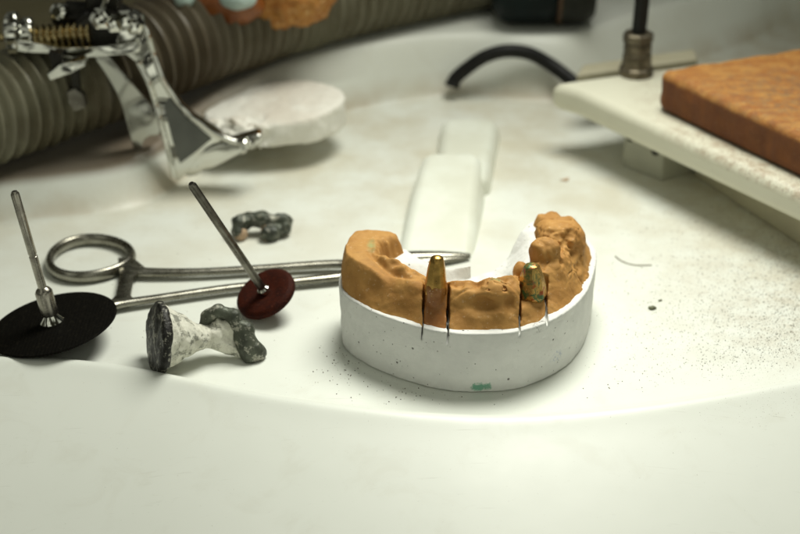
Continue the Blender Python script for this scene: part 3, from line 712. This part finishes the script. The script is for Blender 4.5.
# far leg
far = [(94, 56), (106, 54), (122, 72), (138, 90), (150, 104), (160, 118), (160, 134), (150, 136), (143, 142), (140, 153), (134, 150), (128, 128), (120, 100), (108, 78)]
add('rear_leg', vp(densify(far, 3), ya+.52, .25, .08), chromed('worn_chrome', (.40, .40, .36), .14))
# lever bar
add('lever', vp(densify([(13, 44), (18, 40), (40, 44), (60, 48), (90, 47), (118, 44), (136, 42), (140, 52), (120, 55), (96, 57), (72, 58), (48, 54), (24, 53), (14, 50)], 2), ya-.2, 1.0, .1))
# screw, thread, knurled nuts
def PX(px, py): return V(Y(px, py, ya+.3))
s0, s1 = PX(-30, 39), PX(92, 32); dx = (s1-s0).normalized()
th = []; Ls_ = (s1-s0).length; a0 = (PX(34, 35)-s0).length; s = 0
prof = [(0, .12), (a0, .12)]
while a0 < Ls_: prof += [(a0, .20), (a0+.06, .33), (a0+.11, .33), (a0+.17, .20)]; a0 += .2
brass = simple('brassy_steel', (.55, .45, .24), (.42, .34, .18), 3, .25, 1)
link('threaded_screw', *lathe(s0, dx, prof, 24), brass, ar_, smooth=False)
for q, r, w in ((14, .68, .38), (28, .5, .34)):
    c0 = PX(q, 34+q*-.02); n_ = 36; vs_, fs_ = lathe(c0-dx*w/2, dx, [(0, r*.5), (.0, r*.86), (.06, r), (w-.06, r), (w, r*.86), (w+.02, r*.5)], n_)
    for i in range(len(vs_)):
        if 2*n_ <= i < 4*n_ and i % 2: 
            cc = c0+dx*((vs_[i]-c0).dot(dx)); vs_[i] = cc+(vs_[i]-cc)*.93
    link('knurled_nut', vs_, fs_, chrome, ar_, smooth=False)
# dark hinge block with chrome bolts, upright post
blk = simple('black_metal', (.02, .019, .016), (.03, .028, .022), 2, .3, .8)
add('hinge_block', vp([(73, 44), (74, 22), (84, 16), (100, 14), (120, 20), (132, 30), (132, 44)], ya+.2, 1.6, .12), blk)
link('hinge_pin', *lathe(V(Y(52, 14, ya+1.2)), V(1, 0, -.05), [(0, .18), (.05, .34), (.4, .36), (.45, .45), (1.9, .45), (2.0, .3)], 24), blk, ar_)
link('bolt_head', *lathe(V(Y(62, 11, ya+.5)), V(-.3, -1, .3), [(0, .25), (.3, .25), (.38, .15)], 16), chrome, ar_)
add('upright_post', vp([(84, 20), (86, -40), (122, -40), (118, 24)], ya+.8, .9, .15), blk)
link('curved_rod', *tube(smoothpts([Y(a, b, ya+.5) for a, b in [(112, -30), (107, -5), (103, 8), (96, 18)]], 6), .09, 12), chrome, ar_)
for q, r in (((101, 19), .36), ((114, 24), .30), ((125, 21), .34), ((134, 26), .30)):
    link('bolt_head', *lathe(V(Y(q[0], q[1], ya-.1)), V(.2, -1, .5), [(-.5, r*.8), (0, r), (.18, r), (.28, r*.6), (.3, r*.2)], 6), chrome, ar_, smooth=False)
add('clamp_bracket', vp([(46, 74), (60, 64), (84, 60), (86, 66), (70, 74), (50, 81)], 4.2, .5, .05))
add('bracket_stem', vp([(48, 52), (62, 54), (60, 72), (52, 72)], 4.4, .35, .04), blk)
add('set_screw', vp([(66, 92), (74, 88), (84, 96), (86, 108), (74, 112), (68, 104)], 4.7, .4, .05), steel_d)
add('screw_stem', vp([(70, 66), (78, 64), (80, 92), (72, 92)], 4.8, .3, .03), blk)
# ================================================================== ORANGE CAST ON THE HOSE
hy = P(290, 10, 3.4)[1]
og = thing('orange_cast', Y(280, 10, hy-1.6), 'crumbly orange stone cast resting on the corrugated hose at the top edge', 'stone cast')
a = N('orange_stone', Y(280, 10, hy-1.6))
c = a.mix(a.step(a.noise(2.5, 6, .7), .35, .65), (.50, .24, .055), (.36, .13, .022)); c = a.mix(a.mul(a.step(a.noise(5, 5, .7, off=4), .52, .7), .7), c, (.68, .46, .20))
a.bump(a.noise(5, 6, .7), .8, .1); om = a.set(c, .8, 0)
oy = hy-1.9
oz = P(230, 20, 3.4)[1]-1.9
def orng(x, y, z):
    A = Y(288, -12, oy); d = ellip(x, y, z, A, (1.6, 1.1, 1.3))
    d = smin(d, ellip(x, y, z, Y(268, 10, oy), (.75, .7, .75)), .3); return smin(d, ellip(x, y, z, Y(312, -2, oy), (.55, .6, .6)), .2)
A = Y(295, -10, oy)
sdf('stone_lump', orng, V(A)-V(2.6, 1.8, 2), V(A)+V(2.6, 1.8, 2.4), .07, om, og, nz(.13, 1.8, 9))
wax = simple('dark_orange_wax', (.24, .075, .012), (.17, .05, .01), 1.5, .35, 0, .3, .06)
A2_ = Y(228, 2, oz)
sdf('wax_base', lambda x, y, z: smin(ellip(x, y, z, Y(230, 2, oz), (1.1, .7, .8)), ellip(x, y, z, Y(200, -4, oz), (.8, .5, .5)), .4), V(A2_)-V(2.4, 1.3, 1.4), V(A2_)+V(2, 1.3, 1.6), .07, wax, og, nz(.06, 2, 3))
bw = simple('pale_blue_wax', (.42, .52, .48), (.34, .44, .40), 1.5, .3)
for q in ((238, -1, .6), (184, -2, .35)):
    A3 = Y(q[0], q[1], oz-.6)
    sdf('pale_cap', lambda x, y, z: ellip(x, y, z, A3, (q[2], .4, .34)), V(A3)-V(1, .7, .7), V(A3)+V(1, .7, .7), .06, bw, og, nz(.03, 2, 3))
# ================================================================== DARK MOTOR ON THE LEDGE
m0 = V(P(528, 26, 2.0)); mt_ = thing('handpiece_motor', m0, 'dark teal rounded motor with a dark grey end lying on the rear ledge', 'motor')
teal = simple('dark_teal_plastic', (.003, .010, .010), (.002, .006, .006), 1, .5, Specular_IOR_Level=.2)
dkg = simple('dark_grey_rubber', (.010, .011, .008), (.016, .017, .012), 3, .6, 0, .3, Specular_IOR_Level=.3)
mc = V(m0.x-1.3, m0.y+.5, 2.0+1.6)
link('motor_body', *bevel(lathe(mc, (1, 0, 0), [(0, 1.0), (.3, 1.45), (.6, 1.58), (1.9, 1.6), (2.3, 1.5)], 40), .04, 2), teal, mt_)
link('end_cap', *bevel(lathe(mc, (1, 0, 0), [(2.25, 1.45), (2.4, 1.6), (3.3, 1.6), (3.65, 1.35), (3.7, .8)], 40), .04, 2), dkg, mt_)
link('ring', *lathe(mc, (1, 0, 0), [(2.28, 1.5), (2.3, 1.63), (2.42, 1.63), (2.44, 1.5)], 40), simple('brown_ring', (.10, .05, .02)), mt_)
# ================================================================== DEBRIS
def grains(name, spots, mat, label, cat):
    vs, fs = [], []
    for (x, y, z, r) in spots:
        o = len(vs)
        rot = Matrix.Rotation(random.uniform(0, 6.28), 3, (random.random()-.5, random.random()-.5, random.random()))
        b = [V(1, 0, -.6), V(-.6, .8, -.6), V(-.5, -.9, -.6), V(.5, .5, .5), V(-.4, .1, .7), V(.3, -.6, .3)]
        for q in b:
            q = Matrix.Rotation(random.uniform(0, 6.28), 3, 'Z') @ q if False else q
            q = Matrix.Rotation(x*40, 3, 'Z') @ (q*random.uniform(.6, 1.2)); vs.append((x+q.x*r, y+q.y*r*.8, max(z+.6*r+q.z*r, z-.005)))
        fs += [[o+a for a in t] for t in ((0, 1, 3), (1, 4, 3), (1, 2, 4), (2, 5, 4), (2, 0, 5), (0, 3, 5), (3, 4, 5), (0, 2, 1))]
    o = link(name, vs, fs, mat, smooth=False); tag(o, label, cat, kind='stuff'); return o
sp_ = []
def ok(x, y):
    a = np.array([[x]]), np.array([[y]]); return polydist(a[0], a[1], ring)[0, 0] > .05
while len(sp_) < 14000:
    px = 890-330*random.random()**1.6 if random.random() < .9 else random.uniform(560, 880); py = random.uniform(205, 408)
    q = P(px, py)
    dens = min(1, max(0, (px-560)/240))**1.5*math.exp(-((py-315)/85)**2)
    yr_ = np.interp(px, [a for a, b in RIDGE_PX], [b for a, b in RIDGE_PX])
    if py > yr_-12-random.random()*22 or random.random() > dens+.02 or not ok(q[0], q[1]): continue
    sp_.append((q[0], q[1], 0, random.choice((.005, .006, .007, .008, .009, .010, .012, .017))))
for _ in range(230):
    t = random.gauss(0, 1); px = 400+random.gauss(0, 45); py = 385+random.gauss(0, 14)
    if random.random() < .35: px, py = 350+random.gauss(0, 14), 365+random.gauss(0, 14)
    q = P(px, py)
    if ok(q[0], q[1]) and py < 405: sp_.append((q[0], q[1], 0, random.choice((.007, .010, .013, .02))))
for _ in range(260):
    q = P(random.uniform(30, 560), random.uniform(200, 395))
    yr_ = 370
    if ok(q[0], q[1]) and q[1] > P(0, 350)[1]: sp_.append((q[0], q[1], 0, random.choice((.007, .01, .014))))
grains('grinding_dust', sp_, simple('brown_dust', (.13, .085, .04), (.035, .026, .015), 8, .95), 'fine brown and grey grinding dust scattered over the white worktop', 'dust')
chipm = simple('grey_green_chip', (.16, .17, .10), (.10, .1, .06), 8, .7)
def chip(px, py, r, lab):
    c = V(P(px, py)); o = sdf('stone_chip', lambda x, y, z: np.maximum(ellip(x, y, z, (c.x, c.y, r*.4), (r, r*.8, r*.6)), -z), (c.x-r*2, c.y-r*2, -.01), (c.x+r*2, c.y+r*2, r*2), r/5, chipm, None, lambda x, y, z: .3*r*fbm(x, y, z, 1.2/r, 2, int(px)), org=(c.x, c.y, 0))
    tag(o, lab, 'chip', 'stone chips right of the model')
chip(652, 309, .09, 'larger olive stone chip on the white worktop right of the model'); chip(660, 301, .05, 'tiny olive stone chip just behind the larger chip')
cc2 = V(P(565, 180)); tag(sdf('stone_chip', lambda x, y, z: np.maximum(ellip(x, y, z, cc2, (.13, .09, .06)), -z), cc2-V(.4, .4, .01), cc2+V(.4, .4, .3), .03, pk, None, nz(.04, 5, 6), org=cc2), 'small pinkish tan stone chip between the plastic block and the machine plate', 'chip')
fb = smoothpts([P(a, b, .03) for a, b in ((615, 256), (624, 262), (636, 265), (652, 265))], 6)
tag(link('fibre', *tube(fb, .012, 6), simple('tan_fibre', (.20, .14, .08), None, 3, .9, Specular_IOR_Level=.1), None, org=fb[0]), 'thin curved tan fibre lying right of the model near the plate shadow', 'fibre')
# ================================================================== WORLD, LIGHT, CAMERA
w = bpy.data.worlds.new('World'); bpy.context.scene.world = w; w.use_nodes = True; nt = w.node_tree
bg = nt.nodes['Background']; tc = nt.nodes.new('ShaderNodeTexCoord'); nz_ = nt.nodes.new('ShaderNodeTexNoise'); cr = nt.nodes.new('ShaderNodeValToRGB')
nz_.inputs['Scale'].default_value = 3.2; nz_.inputs['Detail'].default_value = 1.0
nt.links.new(tc.outputs['Generated'], nz_.inputs['Vector']); nt.links.new(nz_.outputs['Fac'], cr.inputs['Fac'])
cr.color_ramp.elements[0].position = .47; cr.color_ramp.elements[0].color = (.04, .038, .022, 1)
cr.color_ramp.elements[1].position = .62; cr.color_ramp.elements[1].color = (1.7, 1.74, 1.46, 1)
sx = nt.nodes.new('ShaderNodeSeparateXYZ'); nt.links.new(tc.outputs['Generated'], sx.inputs[0])
mr = nt.nodes.new('ShaderNodeMapRange'); nt.links.new(sx.outputs['Y'], mr.inputs['Value'])      # the room is lighter behind the camera
for k_, v_ in (('From Min', .6), ('From Max', -.8), ('To Min', .08), ('To Max', .54)): mr.inputs[k_].default_value = v_
nt.links.new(cr.outputs['Color'], bg.inputs['Color']); nt.links.new(mr.outputs[0], bg.inputs['Strength'])
def area(name, loc, tgt, size, power, col, spread=math.pi):
    l = bpy.data.lights.new(name, 'AREA'); l.shape = 'DISK'; l.size = size*S; l.energy = power; l.color = col; l.spread = spread
    o = bpy.data.objects.new(name, l); C.objects.link(o); o.location = V(loc)*S
    o.rotation_euler = (V(tgt)-V(loc)).to_track_quat('-Z', 'Y').to_euler(); o['kind'] = 'helper' if False else 'structure'; return o
area('work_lamp', (6.5, 6.5, 31), (2.5, -8.5, 0), 18, .53, (1.0, 1.0, .90), math.radians(100))
cam = bpy.data.cameras.new('camera'); cam.lens = 50; cam.sensor_width = 22.3; cam.clip_start = .01; cam.clip_end = 20
cam.dof.use_dof = True; cam.dof.focus_distance = .452; cam.dof.aperture_fstop = 8.0; cam.dof.aperture_blades = 7
co = bpy.data.objects.new('camera', cam); C.objects.link(co)
co.location = V(0, -D_*cp, D_*sp)*S; co.rotation_euler = (math.pi/2-PI_, 0, 0)
sc = bpy.context.scene; sc.camera = co
sc.view_settings.view_transform = 'Standard'; sc.view_settings.look = 'None'; sc.view_settings.exposure = 0; sc.view_settings.gamma = 1
sc.cycles.use_denoising = True; sc.cycles.max_bounces = 8; sc.cycles.sample_clamp_indirect = 4
sc.render.engine = 'CYCLES'
